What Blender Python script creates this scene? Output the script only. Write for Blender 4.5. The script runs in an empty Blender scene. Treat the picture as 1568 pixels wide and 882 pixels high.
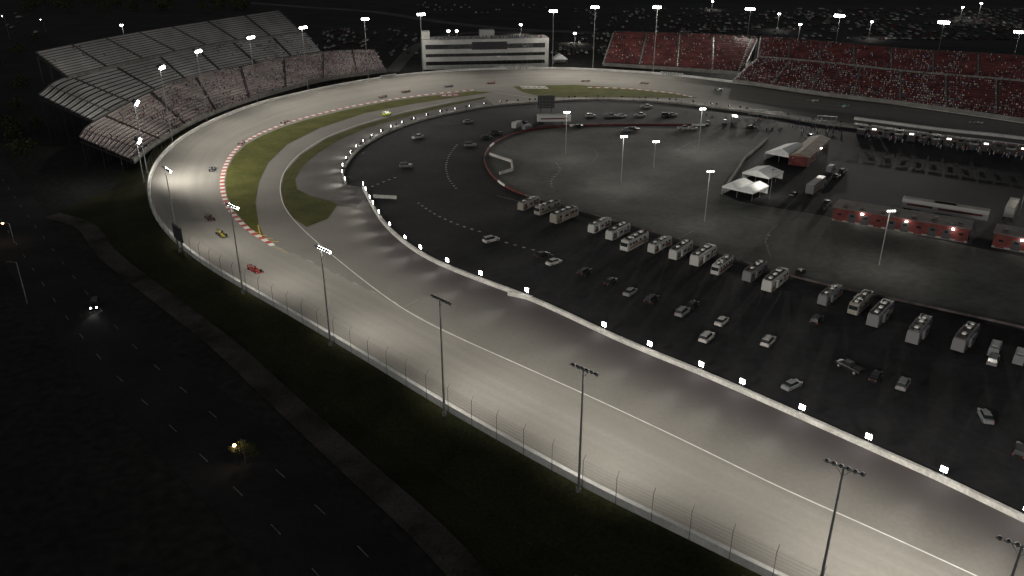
import bpy, math, random
import mathutils
from mathutils import Vector, Matrix
from mathutils.geometry import tessellate_polygon
random.seed(7)
R=random.random
def U(a,b): return a+(b-a)*random.random()
sc=bpy.context.scene
# ---------------------------------------------------------------- survey (aerial photogrammetry -> ground metres)
F=1233.0; TH=math.radians(24.08); CH=80.0
def P(px,py,z=0.0):
    u=px-784.0; v=py-441.0
    dx=u; dy=F*math.cos(TH)-v*math.sin(TH); dz=-F*math.sin(TH)-v*math.cos(TH)
    t=(CH-z)/(-dz)
    return Vector((dx*t,dy*t,z))
def topz(base,py):
    v=py-441.0; a=TH+math.atan2(v,F)
    return CH-base.y*math.tan(a)
# ---------------------------------------------------------------- materials
def newmat(name):
    m=bpy.data.materials.new(name); m.use_nodes=True
    nt=m.node_tree; b=nt.nodes["Principled BSDF"]
    return m,nt,b
def mat(name,col,rough=0.7,metal=0.0,noise=0.0,scale=1.0,spec=0.3,c2=None,detail=5.0,lo=0.35,hi=0.65,scale2=None,amt2=0.0,edge=None):
    m,nt,b=newmat(name)
    b.inputs['Roughness'].default_value=rough; b.inputs['Metallic'].default_value=metal
    b.inputs['Specular IOR Level'].default_value=spec
    c=(col[0],col[1],col[2],1)
    b.inputs['Base Color'].default_value=c
    if noise>0 or c2:
        tc=nt.nodes.new('ShaderNodeTexCoord')
        src=tc.outputs['Object']
        n=nt.nodes.new('ShaderNodeTexNoise'); n.inputs['Scale'].default_value=scale; n.inputs['Detail'].default_value=detail
        n.inputs['Roughness'].default_value=0.6
        nt.links.new(src,n.inputs['Vector'])
        r=nt.nodes.new('ShaderNodeValToRGB')
        r.color_ramp.elements[0].position=lo; r.color_ramp.elements[1].position=hi
        if c2 is None:
            r.color_ramp.elements[0].color=tuple(x*(1-noise) for x in col)+(1,)
            r.color_ramp.elements[1].color=tuple(min(1,x*(1+noise)) for x in col)+(1,)
        else:
            r.color_ramp.elements[0].color=c; r.color_ramp.elements[1].color=tuple(c2)+(1,)
        nt.links.new(n.outputs['Fac'],r.inputs[0])
        out=r.outputs[0]
        if scale2:
            n2=nt.nodes.new('ShaderNodeTexNoise'); n2.inputs['Scale'].default_value=scale2; n2.inputs['Detail'].default_value=4
            nt.links.new(src,n2.inputs['Vector'])
            mr=nt.nodes.new('ShaderNodeMapRange'); mr.inputs['From Min'].default_value=0.3; mr.inputs['From Max'].default_value=0.7
            mr.inputs['To Min'].default_value=1-amt2; mr.inputs['To Max'].default_value=1+amt2
            nt.links.new(n2.outputs['Fac'],mr.inputs['Value'])
            mx=nt.nodes.new('ShaderNodeVectorMath'); mx.operation='SCALE'
            nt.links.new(out,mx.inputs[0]); nt.links.new(mr.outputs[0],mx.inputs['Scale'])
            out=mx.outputs[0]
        if edge:   # dark zone short of the floodlight beams painted in, fading away from the wall (uv.y 0..1)
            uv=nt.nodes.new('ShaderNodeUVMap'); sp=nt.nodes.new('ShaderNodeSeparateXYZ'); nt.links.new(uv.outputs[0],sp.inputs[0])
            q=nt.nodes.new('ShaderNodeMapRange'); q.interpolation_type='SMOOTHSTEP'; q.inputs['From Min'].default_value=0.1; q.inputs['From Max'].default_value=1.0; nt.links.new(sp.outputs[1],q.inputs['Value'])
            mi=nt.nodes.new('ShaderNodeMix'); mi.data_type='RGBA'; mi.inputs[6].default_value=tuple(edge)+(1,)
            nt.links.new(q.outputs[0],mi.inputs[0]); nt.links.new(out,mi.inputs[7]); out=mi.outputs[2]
        nt.links.new(out,b.inputs['Base Color'])
    return m
def emis(name,col,strength):
    m,nt,b=newmat(name)
    b.inputs['Base Color'].default_value=(0.8,0.8,0.8,1)
    b.inputs['Emission Color'].default_value=(col[0],col[1],col[2],1); b.inputs['Emission Strength'].default_value=strength
    m.cycles.emission_sampling='NONE'
    return m
def objpaint(name,rough=0.3):
    m,nt,b=newmat(name); oi=nt.nodes.new('ShaderNodeObjectInfo')
    nt.links.new(oi.outputs['Color'],b.inputs['Base Color']); b.inputs['Roughness'].default_value=rough
    return m
def trackmat():
    m,nt,b=newmat('track_asphalt'); N=nt.nodes; L=nt.links
    uv=N.new('ShaderNodeUVMap'); tc=N.new('ShaderNodeTexCoord')
    mp=N.new('ShaderNodeMapping'); mp.inputs['Scale'].default_value=(0.012,9,1); L.new(uv.outputs[0],mp.inputs[0])
    n1=N.new('ShaderNodeTexNoise'); n1.inputs['Scale'].default_value=1.0; n1.inputs['Detail'].default_value=6; L.new(mp.outputs[0],n1.inputs['Vector'])
    n2=N.new('ShaderNodeTexNoise'); n2.inputs['Scale'].default_value=0.035; n2.inputs['Detail'].default_value=3; L.new(tc.outputs['Object'],n2.inputs['Vector'])
    n3=N.new('ShaderNodeTexNoise'); n3.inputs['Scale'].default_value=1.5; n3.inputs['Detail'].default_value=6; L.new(tc.outputs['Object'],n3.inputs['Vector'])
    def mr(s,a,bb,lo=0.3,hi=0.7):
        q=N.new('ShaderNodeMapRange'); q.inputs['From Min'].default_value=lo; q.inputs['From Max'].default_value=hi
        q.inputs['To Min'].default_value=a; q.inputs['To Max'].default_value=bb; L.new(s,q.inputs['Value']); return q.outputs[0]
    def mul(a,c):
        q=N.new('ShaderNodeMath'); q.operation='MULTIPLY'; L.new(a,q.inputs[0]); L.new(c,q.inputs[1]); return q.outputs[0]
    f=mul(mul(mr(n1.outputs[0],0.90,1.08),mr(n2.outputs[0],0.93,1.07)),mr(n3.outputs[0],0.95,1.05))
    vm=N.new('ShaderNodeVectorMath'); vm.operation='SCALE'; vm.inputs[0].default_value=(0.215,0.205,0.186)
    L.new(f,vm.inputs['Scale']); L.new(vm.outputs[0],b.inputs['Base Color'])
    b.inputs['Roughness'].default_value=0.85; b.inputs['Specular IOR Level'].default_value=0.15
    return m
M_TRACK=trackmat()
M_APRON=mat('apron_asphalt',(0.188,0.179,0.163),0.85,noise=0.10,scale=0.035,scale2=1.3,amt2=0.06,spec=.15)
M_APRON_E=mat('shaded_apron_asphalt',(0.188,0.179,0.163),0.85,noise=0.10,scale=0.035,scale2=1.3,amt2=0.06,spec=.15,edge=(.088,.078,.080))
M_APRON_D=mat('dark_apron_asphalt',(0.10,0.094,0.090),0.85,noise=0.25,scale=0.05,scale2=1.3,amt2=0.08,spec=.15)
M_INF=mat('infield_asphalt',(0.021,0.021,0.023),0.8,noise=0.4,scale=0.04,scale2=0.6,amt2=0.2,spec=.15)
M_LOT=mat('paddock_asphalt',(0.11,0.112,0.103),0.85,noise=0.3,scale=0.04,scale2=0.5,amt2=0.15,spec=.15)
M_GRASS=mat('grass',(0.056,0.062,0.014),0.95,c2=(0.092,0.092,0.024),scale=0.12,scale2=2.0,amt2=0.3,spec=0.1)
M_GRASSM=mat('dry_grass',(0.042,0.047,0.014),0.95,c2=(0.07,0.07,0.022),scale=0.12,scale2=2.0,amt2=0.3,spec=0.1)
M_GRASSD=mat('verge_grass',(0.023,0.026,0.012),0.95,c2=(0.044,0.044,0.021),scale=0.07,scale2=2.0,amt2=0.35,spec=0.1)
M_GROUND=mat('ground_soil_grass',(0.028,0.029,0.028),0.95,c2=(0.046,0.046,0.043),scale=0.03,scale2=0.5,amt2=0.3,spec=0.1)
M_ROAD=mat('road_asphalt',(0.034,0.034,0.037),0.9,noise=0.2,scale=0.08,scale2=1,amt2=0.12,spec=.15)
M_GRAVEL=mat('gravel',(0.078,0.072,0.062),0.9,noise=0.5,scale=0.10,scale2=2,amt2=0.25,spec=.1)
M_DASH=mat('worn_road_paint',(0.30,0.30,0.28),0.7,noise=0.4,scale=0.5)
M_WHITE=mat('white_paint',(0.62,0.62,0.58),0.6,noise=0.15,scale=0.5)
M_YELLOW=mat('yellow_paint',(0.5,0.36,0.07),0.6,noise=0.2,scale=0.5)
M_RED=mat('red_paint',(0.36,0.06,0.04),0.6,noise=0.2,scale=0.5)
M_REDDK=mat('dark_red_panel',(0.12,0.030,0.027),0.7,noise=0.35,scale=0.4)
M_CONC=mat('painted_concrete',(0.76,0.755,0.72),0.7,noise=0.15,scale=0.2,scale2=2,amt2=0.1)
M_CONCI=mat('weathered_barrier_concrete',(0.50,0.49,0.46),0.8,noise=0.2,scale=0.25,scale2=2,amt2=0.15)
M_CONCG=mat('grey_concrete',(0.26,0.25,0.23),0.8,noise=0.2,scale=0.3)
M_STEEL=mat('galvanised_steel',(0.30,0.31,0.31),0.5,0.3,noise=0.1,scale=1)
M_DSTEEL=mat('dark_steel',(0.06,0.06,0.065),0.6,0.3,noise=0.1,scale=1)
M_MSTEEL=mat('weathered_steel',(0.13,0.125,0.12),0.7,0.0,noise=0.2,scale=1)
M_BLACK=mat('black_rubber',(0.015,0.015,0.015),0.8,noise=0.1,scale=2)
M_GLASS=mat('dark_glass',(0.015,0.018,0.02),0.15,noise=0.1,scale=1,spec=0.4)
M_ALU=mat('aluminium_bench',(0.46,0.455,0.45),0.6,0.0,noise=0.2,scale=0.08)
M_ALUR=mat('aluminium_bench_faded',(0.46,0.40,0.385),0.6,0.0,noise=0.25,scale=0.08)
M_TREAD=mat('stand_tread',(0.055,0.055,0.056),0.8,noise=0.2,scale=0.2)
M_SEATR=mat('red_seat',(0.155,0.045,0.042),0.7,noise=0.5,scale=0.12)
M_TREADR=mat('red_stand_tread',(0.09,0.068,0.064),0.8,noise=0.25,scale=0.2)
M_AISLE=mat('aisle_concrete',(0.5,0.47,0.43),0.8,noise=0.2,scale=0.3)
M_PANEL=mat('white_cladding',(0.62,0.62,0.59),0.6,noise=0.1,scale=0.3)
M_TENT=mat('tent_fabric',(0.80,0.81,0.80),0.7,noise=0.08,scale=0.6)
M_TAN=mat('tan_canvas',(0.22,0.15,0.11),0.7,noise=0.25,scale=0.4)
M_ROOF=mat('grey_roof',(0.12,0.10,0.097),0.8,noise=0.3,scale=0.25)
M_PAINT=objpaint('vehicle_paint')
M_LAMP=emis('lit_lamp_lens',(1.0,0.98,0.93),40)
M_LAMP2=emis('lit_floodlight_lens',(1.0,0.99,0.95),30)
M_LAMPD=emis('dim_lamp_lens',(1.0,0.95,0.85),3)
M_LAMPO=emis('sodium_lamp_lens',(1.0,0.66,0.33),12)
M_BARK=mat('bark',(0.08,0.06,0.045),0.9,noise=0.3,scale=3)
M_LEAF=mat('foliage',(0.035,0.05,0.015),0.8,c2=(0.085,0.085,0.03),scale=0.8)
# ---------------------------------------------------------------- mesh builder
class MB:
    def __init__(s): s.v=[];s.f=[];s.m=[];s.mats=[]
    def mi(s,m):
        if m not in s.mats: s.mats.append(m)
        return s.mats.index(m)
    def add(s,vs,fs,m,X=None):
        o=len(s.v); k=s.mi(m)
        for v in vs:
            v=Vector(v)
            s.v.append(X@v if X else v)
        for f in fs:
            s.f.append(tuple(i+o for i in f)); s.m.append(k)
    def box(s,c,d,m,X=None,rz=0,tx=1.0,ty=1.0,sh=0.0):
        a,b,h=d[0]/2,d[1]/2,d[2]/2
        vs=[]
        for z,qx,qy,o in((-h,1,1,0),(h,tx,ty,sh)):
            for x,y in((-a,-b),(a,-b),(a,b),(-a,b)): vs.append((x*qx+o,y*qy,z))
        ca,sa=math.cos(rz),math.sin(rz)
        vs=[(x*ca-y*sa+c[0],x*sa+y*ca+c[1],z+c[2]) for x,y,z in vs]
        s.add(vs,[(3,2,1,0),(4,5,6,7),(0,1,5,4),(1,2,6,5),(2,3,7,6),(3,0,4,7)],m,X)
    def cyl(s,p0,p1,r0,r1,n,m,X=None,cap=True):
        p0=Vector(p0);p1=Vector(p1);d=(p1-p0).normalized()
        a=Vector((0,0,1)) if abs(d.z)<0.9 else Vector((1,0,0))
        u=d.cross(a).normalized();w=d.cross(u)
        vs=[];fs=[]
        for p,r in((p0,r0),(p1,r1)):
            for i in range(n):
                t=2*math.pi*i/n; vs.append(p+(u*math.cos(t)+w*math.sin(t))*r)
        for i in range(n): fs.append((i,(i+1)%n,n+(i+1)%n,n+i))
        if cap: fs+= [tuple(range(n))[::-1],tuple(range(n,2*n))]
        s.add(vs,fs,m,X)
    def loft(s,secs,m,X=None):
        n=len(secs[0]);vs=[p for q in secs for p in q];fs=[]
        for k in range(len(secs)-1):
            for i in range(n): fs.append((k*n+i,k*n+(i+1)%n,(k+1)*n+(i+1)%n,(k+1)*n+i))
        fs+=[tuple(range(n))[::-1],tuple(range((len(secs)-1)*n,len(secs)*n))]
        s.add(vs,fs,m,X)
    def mesh(s,name,smooth=False):
        me=bpy.data.meshes.new(name); me.from_pydata([tuple(v) for v in s.v],[],s.f)
        for m in s.mats: me.materials.append(m)
        me.polygons.foreach_set('material_index',s.m)
        if smooth: me.polygons.foreach_set('use_smooth',[True]*len(s.f))
        me.update(); return me
    def obj(s,name,smooth=False,parent=None):
        o=bpy.data.objects.new(name,s.mesh(name,smooth)); sc.collection.objects.link(o)
        if parent: o.parent=parent
        return o
def inst(name,me,loc,rz=0,color=None,parent=None,scale=1.0):
    o=bpy.data.objects.new(name,me); sc.collection.objects.link(o)
    o.location=loc; o.rotation_euler=(0,0,rz); o.scale=(scale,)*3
    if color: o.color=(*color,1)
    if parent: o.parent=parent
    return o
# ---------------------------------------------------------------- curves
def cat(pts,n=8):
    pts=[Vector(p) for p in pts]; q=[pts[0]*2-pts[1]]+pts+[pts[-1]*2-pts[-2]]; out=[]
    for i in range(1,len(q)-2):
        a,b,c,d=q[i-1],q[i],q[i+1],q[i+2]
        for k in range(n):
            t=k/n
            out.append(0.5*((2*b)+(c-a)*t+(2*a-5*b+4*c-d)*t*t+(3*b-a-3*c+d)*t**3))
    out.append(pts[-1]); return out
def smooth(pts,it=3):
    for _ in range(it):
        pts=[pts[0]]+[(pts[i-1]+pts[i]*2+pts[i+1])/4 for i in range(1,len(pts)-1)]+[pts[-1]]
    return pts
def resample(pts,step):
    L=[0]
    for i in range(1,len(pts)): L.append(L[-1]+(pts[i]-pts[i-1]).length)
    n=max(2,int(L[-1]/step)); out=[];j=0
    for k in range(n+1):
        s=L[-1]*k/n
        while j<len(L)-2 and L[j+1]<s: j+=1
        t=(s-L[j])/max(1e-6,L[j+1]-L[j]); out.append(pts[j].lerp(pts[j+1],min(1,max(0,t))))
    return out
def normals(pts):
    out=[]
    for i in range(len(pts)):
        a=pts[max(0,i-1)];b=pts[min(len(pts)-1,i+1)];d=(b-a); d.z=0; d.normalize()
        out.append(Vector((-d.y,d.x,0)))
    return out
def PX(l,z=0): return [P(x,y,z) for x,y in l]
def ribbon(mb,pts,w,m,z=None,dz=0):
    ns=normals(pts);vs=[]
    for p,n in zip(pts,ns):
        for s in(-.5,.5):
            q=p+n*(w*s)
            if z is not None:q.z=z
            else:q.z+=dz
            vs.append(q)
    mb.add(vs,[(2*i,2*i+1,2*i+3,2*i+2)[::-1] for i in range(len(pts)-1)],m)
def dashes(mb,pts,w,on,off,m,z):
    pts=resample(pts,0.5); k=0;per=int((on+off)/.5)
    while k<len(pts)-3:
        seg=pts[k:k+max(2,int(on/.5))+1]
        if len(seg)>2: ribbon(mb,seg,w,m,z)
        k+=per
def poly(mb,pts,z,m):
    pts=[Vector((p.x,p.y,z)) for p in pts]
    tr=tessellate_polygon([pts]); fs=[]
    for t in tr:
        a,b,c=[pts[i] for i in t]
        fs.append(tuple(t) if (b-a).cross(c-a).z>0 else tuple(t)[::-1])
    mb.add(pts,fs,m)
def wall(mb,pts,w,h,m,mtop=None,off=0.0,z0=-0.3):
    ns=normals(pts);vs=[]
    for p,n in zip(pts,ns):
        a=p+n*(off-w/2);b=p+n*(off+w/2)
        for q,z in((a,z0),(a,h),(b,h),(b,z0)): vs.append((q.x,q.y,p.z+z))
    fs=[]
    for i in range(len(pts)-1):
        for k in range(3): fs.append((4*i+k,4*i+k+1,4*i+4+k+1,4*i+4+k))
    mb.add(vs,fs+[(0,1,2,3),tuple(4*(len(pts)-1)+k for k in (3,2,1,0))],m)

PAIRS=[((1500,1030),(1660,960)),((1330,952),(1480,876)),((1185,882),(1340,812)),((1050,816),(1190,745)),((916,751),(1044,674)),((800,688),(910,611)),((690,626),(790,557)),((600,571),(695,512)),((525,526),(612,468)),((450,482),(535,430)),((390,448),(470,398)),((330,413),(415,373)),((285,381),(378,350)),((250,346),(352,322)),((234,316),(343,300)),((230,287),(340,280)),((236,262),(344,258)),((250,240),(355,237)),((275,217),(373,219)),((310,195),(400,204)),((350,177),(430,192)),((400,159),(465,180)),((470,142),(525,165)),((540,128),(590,153)),((620,116),(655,144)),((700,109),(725,137)),((780,106),(795,131)),((860,106),(865,128)),((950,110),(945,131)),((1040,117),(1030,140)),((1130,128),(1110,151)),((1220,140),(1190,161)),((1320,153),(1290,172)),((1440,170),(1400,187)),((1568,189),(1520,207)),((1800,224),(1750,245)),((2100,270),(2050,295))]
ZO=2.5
O=smooth(cat([P(*a,ZO) for a,b in PAIRS],8),12)
B=smooth(cat([P(*b,0.06) for a,b in PAIRS],8),12)
g=MB(); S=6000; g.add([(-S,-500,0),(S,-500,0),(S,9000,0),(-S,9000,0)],[(0,1,2,3)],M_GROUND); g.obj('ground')
def strip(name):
    K=8;vs=[];fs=[];uvs=[];s=0
    for i,(a,b) in enumerate(zip(O,B)):
        if i: s+=(O[i]-O[i-1]).length
        for k in range(K+1):
            t=k/K; q=a.lerp(b,t); q.z=0.06+(ZO-0.06)*(1-t)**1.15; vs.append(q); uvs.append((s,t))
    for i in range(len(O)-1):
        for k in range(K): fs.append((i*(K+1)+k,(i+1)*(K+1)+k,(i+1)*(K+1)+k+1,i*(K+1)+k+1)[::-1])
    mb=MB(); mb.add(vs,fs,M_TRACK); o=mb.obj(name,True)
    ul=o.data.uv_layers.new(name='UVMap')
    for l in o.data.loops: ul.data[l.index].uv=uvs[l.vertex_index]
    return o
strip('race_track')
ap=MB(); poly(ap,B,0.035,M_APRON)
ap.obj('track_apron')
A_px=[(1800,905),(1680,853),(1568,799),(1440,737),(1335,690),(1235,645),(1147,606),(1066,571),(992,541),(925,512),(860,481),(800,455),(735,431),(680,409),(645,391),(615,370),(590,346),(572,320),(556,288)]
C_px=[(530,283),(525,268),(533,249),(556,225),(600,201),(650,184),(700,173),(760,163),(830,158),(900,154),(980,156),(1050,161),(1130,171),(1180,178),(1250,190),(1310,197),(1440,214),(1568,240),(1900,300)]
A=resample(smooth(cat(PX(A_px),8),6),3.0); C=resample(smooth(cat(PX(C_px),8),4),3.0)
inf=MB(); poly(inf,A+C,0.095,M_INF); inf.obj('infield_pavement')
nA=normals(A)
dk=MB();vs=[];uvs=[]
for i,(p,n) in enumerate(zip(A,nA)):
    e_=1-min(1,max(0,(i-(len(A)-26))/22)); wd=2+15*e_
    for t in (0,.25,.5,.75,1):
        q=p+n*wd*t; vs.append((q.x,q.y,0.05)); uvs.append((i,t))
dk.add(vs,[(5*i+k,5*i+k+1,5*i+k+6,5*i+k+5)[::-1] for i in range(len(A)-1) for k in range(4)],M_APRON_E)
o=dk.obj('shaded_apron'); ul=o.data.uv_layers.new(name='UVMap')  # strip carrying the painted shade beside the inner wall
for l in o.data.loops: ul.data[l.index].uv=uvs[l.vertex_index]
dk=MB()
ap2=PX([(533,286),(525,268),(533,249),(556,225),(600,201),(650,184),(700,173),(760,163),(745,152),(690,162),(620,180),(560,197),(520,215),(487,235),(463,255),(452,275),(455,290),(475,300),(505,308),(517,316),(545,318),(562,300),(556,288)])
poly(dk,ap2,0.07,M_APRON_D)
dk.obj('inner_apron_road')
gr=MB()
g1=[(407,368),(381,348),(357,320),(347,298),(345,280),(348,260),(359,239),(376,222),(403,207),(433,195),(467,184),(527,169),(592,156),(657,147),(727,140),(757,141),(700,149),(640,158),(560,173),(490,196),(440,221),(410,250),(396,280),(391,310),(396,345)]
poly(gr,PX(g1),0.11,M_GRASS)
g2=[(470,348),(450,335),(435,315),(430,290),(436,265),(460,238),(500,212),(550,193),(620,173),(690,158),(745,148),(740,152),(690,162),(620,180),(560,197),(520,215),(487,235),(463,255),(452,275),(455,290),(475,300),(505,308),(517,314),(502,335)]
poly(gr,PX(g2),0.11,M_GRASSM)
g3=[(785,133),(830,131),(880,130),(945,134),(1030,143),(1070,150),(1000,150),(920,149),(830,149),(800,141)]
poly(gr,PX(g3),0.11,M_GRASS)
gr.obj('infield_grass')
lg=MB()
poly(lg,PX([(795,132),(835,132),(840,136),(800,136)]),0.13,M_DASH)
dashes(lg,PX([(798,134),(836,134)]),1.6,2.2,1.2,M_GRASSD,0.16)
poly(lg,PX([(672,145),(700,143),(706,147),(676,149)]),0.13,M_REDDK)
dashes(lg,PX([(677,146.5),(702,145.5)]),1.2,2,1,M_WHITE,0.16)
lg.obj('painted_grass_logo')
kb=MB(); kc=resample(smooth(cat(PX([(418,377),(410,371),(378,350),(352,322),(343,300),(340,280),(344,258),(355,237),(373,219),(400,204),(430,192),(465,181),(525,166),(590,154),(655,145),(725,138)]),8),4),2.2)
for i in range(len(kc)-1):
    d=kc[i+1]-kc[i]; mid=(kc[i]+kc[i+1])/2
    kb.box((mid.x,mid.y,0.12),(d.length*0.97,1.5,0.10),M_RED if i%2 else M_WHITE,rz=math.atan2(d.y,d.x))
kc2=resample(cat(PX([(900,134),(960,136),(1030,143),(1060,149)]),8),2.2)
for i in range(len(kc2)-1):
    d=kc2[i+1]-kc2[i]; mid=(kc2[i]+kc2[i+1])/2
    kb.box((mid.x,mid.y,0.12),(d.length*0.97,1.2,0.08),M_RED if i%2 else M_WHITE,rz=math.atan2(d.y,d.x))
kb.obj('rumble_kerb')
ln=MB()
W=smooth(cat(PX([(1660,960),(1480,876),(1340,812),(1190,745),(1044,674),(910,611),(790,557),(690,512),(625,478),(570,440),(505,388),(460,348),(436,318),(429,290),(435,264),(459,236),(500,210),(550,191),(620,171),(690,156)]),8),4)
ribbon(ln,W,0.26,M_WHITE,0.13)
dashes(ln,[p for p in smooth(cat(PX([(610,466),(535,430),(470,398),(418,376)]),8),2)],0.22,4,3,M_DASH,0.12)
ribbon(ln,smooth(cat(PX([(395,345),(400,362),(415,376),(440,388)]),6),2),0.3,M_YELLOW,0.13)
for k in range(4):
    ribbon(ln,PX([(386+k*9,357+k*4.5),(400+k*9,356+k*5)]),0.5,M_YELLOW,0.15)
ribbon(ln,cat(PX([(730,140),(765,143),(830,151),(920,152),(1010,153),(1060,157)]),6),0.25,M_WHITE,0.13)
ln.obj('track_marking')
Or=resample(O,3.0)
nO=normals(Or)
ow=MB(); wall(ow,Or,0.75,1.15,M_CONC,off=0.38,z0=-1.0); OW=ow.obj('outer_barrier_wall')
iw=MB(); wall(iw,A,0.7,1.05,M_CONCI,off=0.0,z0=0.0); iw.obj('inner_barrier_wall')
iw=MB(); wall(iw,C,0.5,1.0,M_CONCG,off=0.0,z0=0.0); iw.obj('inner_barrier_wall')
def walltext(px,txt,size):
    p=P(px,106 if px<900 else 117,ZO)
    i=min(range(len(Or)),key=lambda k:(Or[k]-p).length); q=Or[i]; d=Or[i+2]-Or[i-2]
    c=bpy.data.curves.new('sponsor_lettering','FONT'); c.body=txt; c.size=size; c.align_x='CENTER'; c.extrude=.02; c.space_character=1.15
    c.materials.append(M_DSTEEL)
    mb=MB(); mb.box((0,0.08,0.95),(size*len(txt)*.75,0.06,2.0),M_PANEL); pn=mb.obj('sponsor_panel',parent=OW)
    pn.location=q-nO[i]*.06; pn.rotation_euler=(0,0,math.atan2(d.y,d.x))
    o=bpy.data.objects.new('sponsor_lettering',c); sc.collection.objects.link(o); o.parent=OW
    o.location=q-nO[i]*.12+Vector((0,0,.25)); o.rotation_euler=(math.pi/2,0,math.atan2(d.y,d.x))
walltext(792,'RACE  SERIES',2.3); walltext(1025,'SPEEDWAY',2.3); walltext(530,'SPEEDWAY',1.8)
fn=MB()
for i in range(0,len(Or),2):
    p=Or[i]+nO[i]*0.95; n=nO[i]
    b=(p.x,p.y,p.z-1); t=Vector((p.x,p.y,p.z+4.8)); e=t-n*.6+Vector((0,0,0.8))
    fn.cyl(b,t,0.045,0.04,4,M_MSTEEL,cap=False); fn.cyl(t,e,0.04,0.03,4,M_MSTEEL,cap=False)
for h in (1.8,2.4,3.0,3.6,4.2,4.8):
    q=[p+n*0.9+Vector((0,0,h)) for p,n in zip(Or,nO)]
    vs=[];
    for p in q: vs+=[p,p+Vector((0,0,0.018))]
    fn.add(vs,[(2*i,2*i+2,2*i+3,2*i+1) for i in range(len(q)-1)],M_MSTEEL)
nC_=normals(C)
fn.obj('catch_fence')
fn=MB()
for i in range(0,len(C),2):
    p=C[i]-nC_[i]*.5; fn.cyl((p.x,p.y,0),(p.x,p.y,2.6),.07,.06,4,M_DSTEEL,cap=False)
    if i%4==0: fn.box((p.x,p.y,2.5),(.9,.9,.5),M_BLACK)
fn.obj('infield_fence')
em=MB();vs=[]
prof=[(0.8,ZO-0.15,),(2.2,ZO-0.25),(4.5,ZO-1.0),(8,0.75),(11.5,0.12),(14,-0.3)]
Oc=resample(O,6.0); nC=normals(Oc)
for p,n in zip(Oc,nC):
    for d,z in prof: q=p+n*d; vs.append((q.x,q.y,z))
K=len(prof)
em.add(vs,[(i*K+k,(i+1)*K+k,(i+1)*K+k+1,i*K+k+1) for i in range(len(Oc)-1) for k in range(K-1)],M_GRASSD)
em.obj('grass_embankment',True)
vg=MB()
k1=max(range(len(Oc)),key=lambda k:-abs(Oc[k].x-P(236,262).x)-abs(Oc[k].y-P(236,262).y))
sv=smooth(cat(PX([(80,330),(132,347),(160,385),(212,428),(300,495),(352,537),(415,596),(485,660),(565,733),(645,805),(725,890),(800,975)]),8),3)
edge=[Oc[k]+nC[k]*5 for k in range(0,k1)]
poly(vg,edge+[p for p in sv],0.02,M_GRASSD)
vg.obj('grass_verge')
# ---- exterior roads
rd=MB()
hw=smooth(cat(PX([(-60,200),(0,300),(90,430),(180,540),(290,640),(420,760),(520,860),(640,1000)]),8),4)
ribbon(rd,hw,17,M_ROAD,0.03); HW=rd.obj('highway')
rm=MB()
nh=normals(hw)
for off in(-3.5,3.5):dashes(rm,[p+n*off for p,n in zip(hw,nh)],0.12,3,9,M_DASH,0.05)
rm.obj('road_marking')
rd=MB(); ribbon(rd,sv,5.0,M_GRAVEL,0.14); rd.obj('service_road')
rd=MB()
ribbon(rd,cat(PX([(380,4),(470,11),(570,18),(680,34),(780,44),(900,50),(1000,58),(1200,66)]),8),14,M_LOT,0.03)
ribbon(rd,cat(PX([(560,4),(760,10),(1000,16),(1300,30),(1700,50)]),8),12,M_ROAD,0.04)
ribbon(rd,cat(PX([(600,110),(640,70),(700,52),(860,48)]),8),9,M_LOT,0.05)
rd.obj('distant_road')
lt=MB()
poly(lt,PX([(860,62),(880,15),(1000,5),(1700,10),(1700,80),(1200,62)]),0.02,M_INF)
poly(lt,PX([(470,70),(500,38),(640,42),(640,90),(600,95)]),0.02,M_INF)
lt.obj('parking_lot')
# ---- paddock
pd=MB()
pad=PX([(742,240),(752,223),(780,209),(825,199),(880,194),(1000,193),(1100,195),(1180,205),(1140,245),(1105,300),(1260,330),(1568,395),(1900,450),(1900,640),(1568,505),(1400,468),(1220,428),(1100,390),(1000,357),(880,322),(830,308),(785,293),(756,273),(743,255)])
poly(pd,smooth(cat(pad,4),1),0.12,M_LOT)
pd.obj('paddock_pavement')
pw=MB()
pc=resample(smooth(cat(PX([(1080,193),(1010,192),(900,193),(840,196),(790,205),(757,220),(743,236),(743,252),(756,273),(785,293),(830,308),(880,322),(1000,357),(1100,389),(1220,427),(1400,467),(1568,504)]),6),2),3)
for i in range(len(pc)-1):
    d=pc[i+1]-pc[i];m=(pc[i]+pc[i+1])/2
    far=m.x>P(800,300).x and m.y<P(800,290).y
    pw.box((m.x,m.y,0.45),(d.length,0.35,0.8 if not far else .5),(M_CONC if (i//2)%9==0 else M_REDDK) if not far else M_ROOF,rz=math.atan2(d.y,d.x))
pw.obj('paddock_barrier')
pw=MB(); 
for seg in ([(750,238),(783,249)],[(765,268),(785,262)],[(783,249),(785,262)],[(572,303),(607,305)],[(778,452),(815,460)],[(1105,298),(1140,245)],[(1140,245),(1175,215)]):
    wall(pw,resample(PX(seg),2),0.6,1.1,M_CONCI if seg[0][0]<1000 else M_CONCG,z0=0)
pw.obj('concrete_barrier')
mk=MB()
for l in ([(700,222),(688,238),(683,255),(687,274),(700,291)],[(640,311),(665,328),(700,344),(740,357)],[(760,368),(800,379),(850,392)],[(560,290),(590,278),(612,270)],[(852,250),(858,262),(845,275),(845,290)],[(1178,360),(1172,372),(1182,385)]):
    dashes(mk,smooth(cat(PX(l),6),1),0.7,1.2,2.0,M_DASH,0.145)
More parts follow.
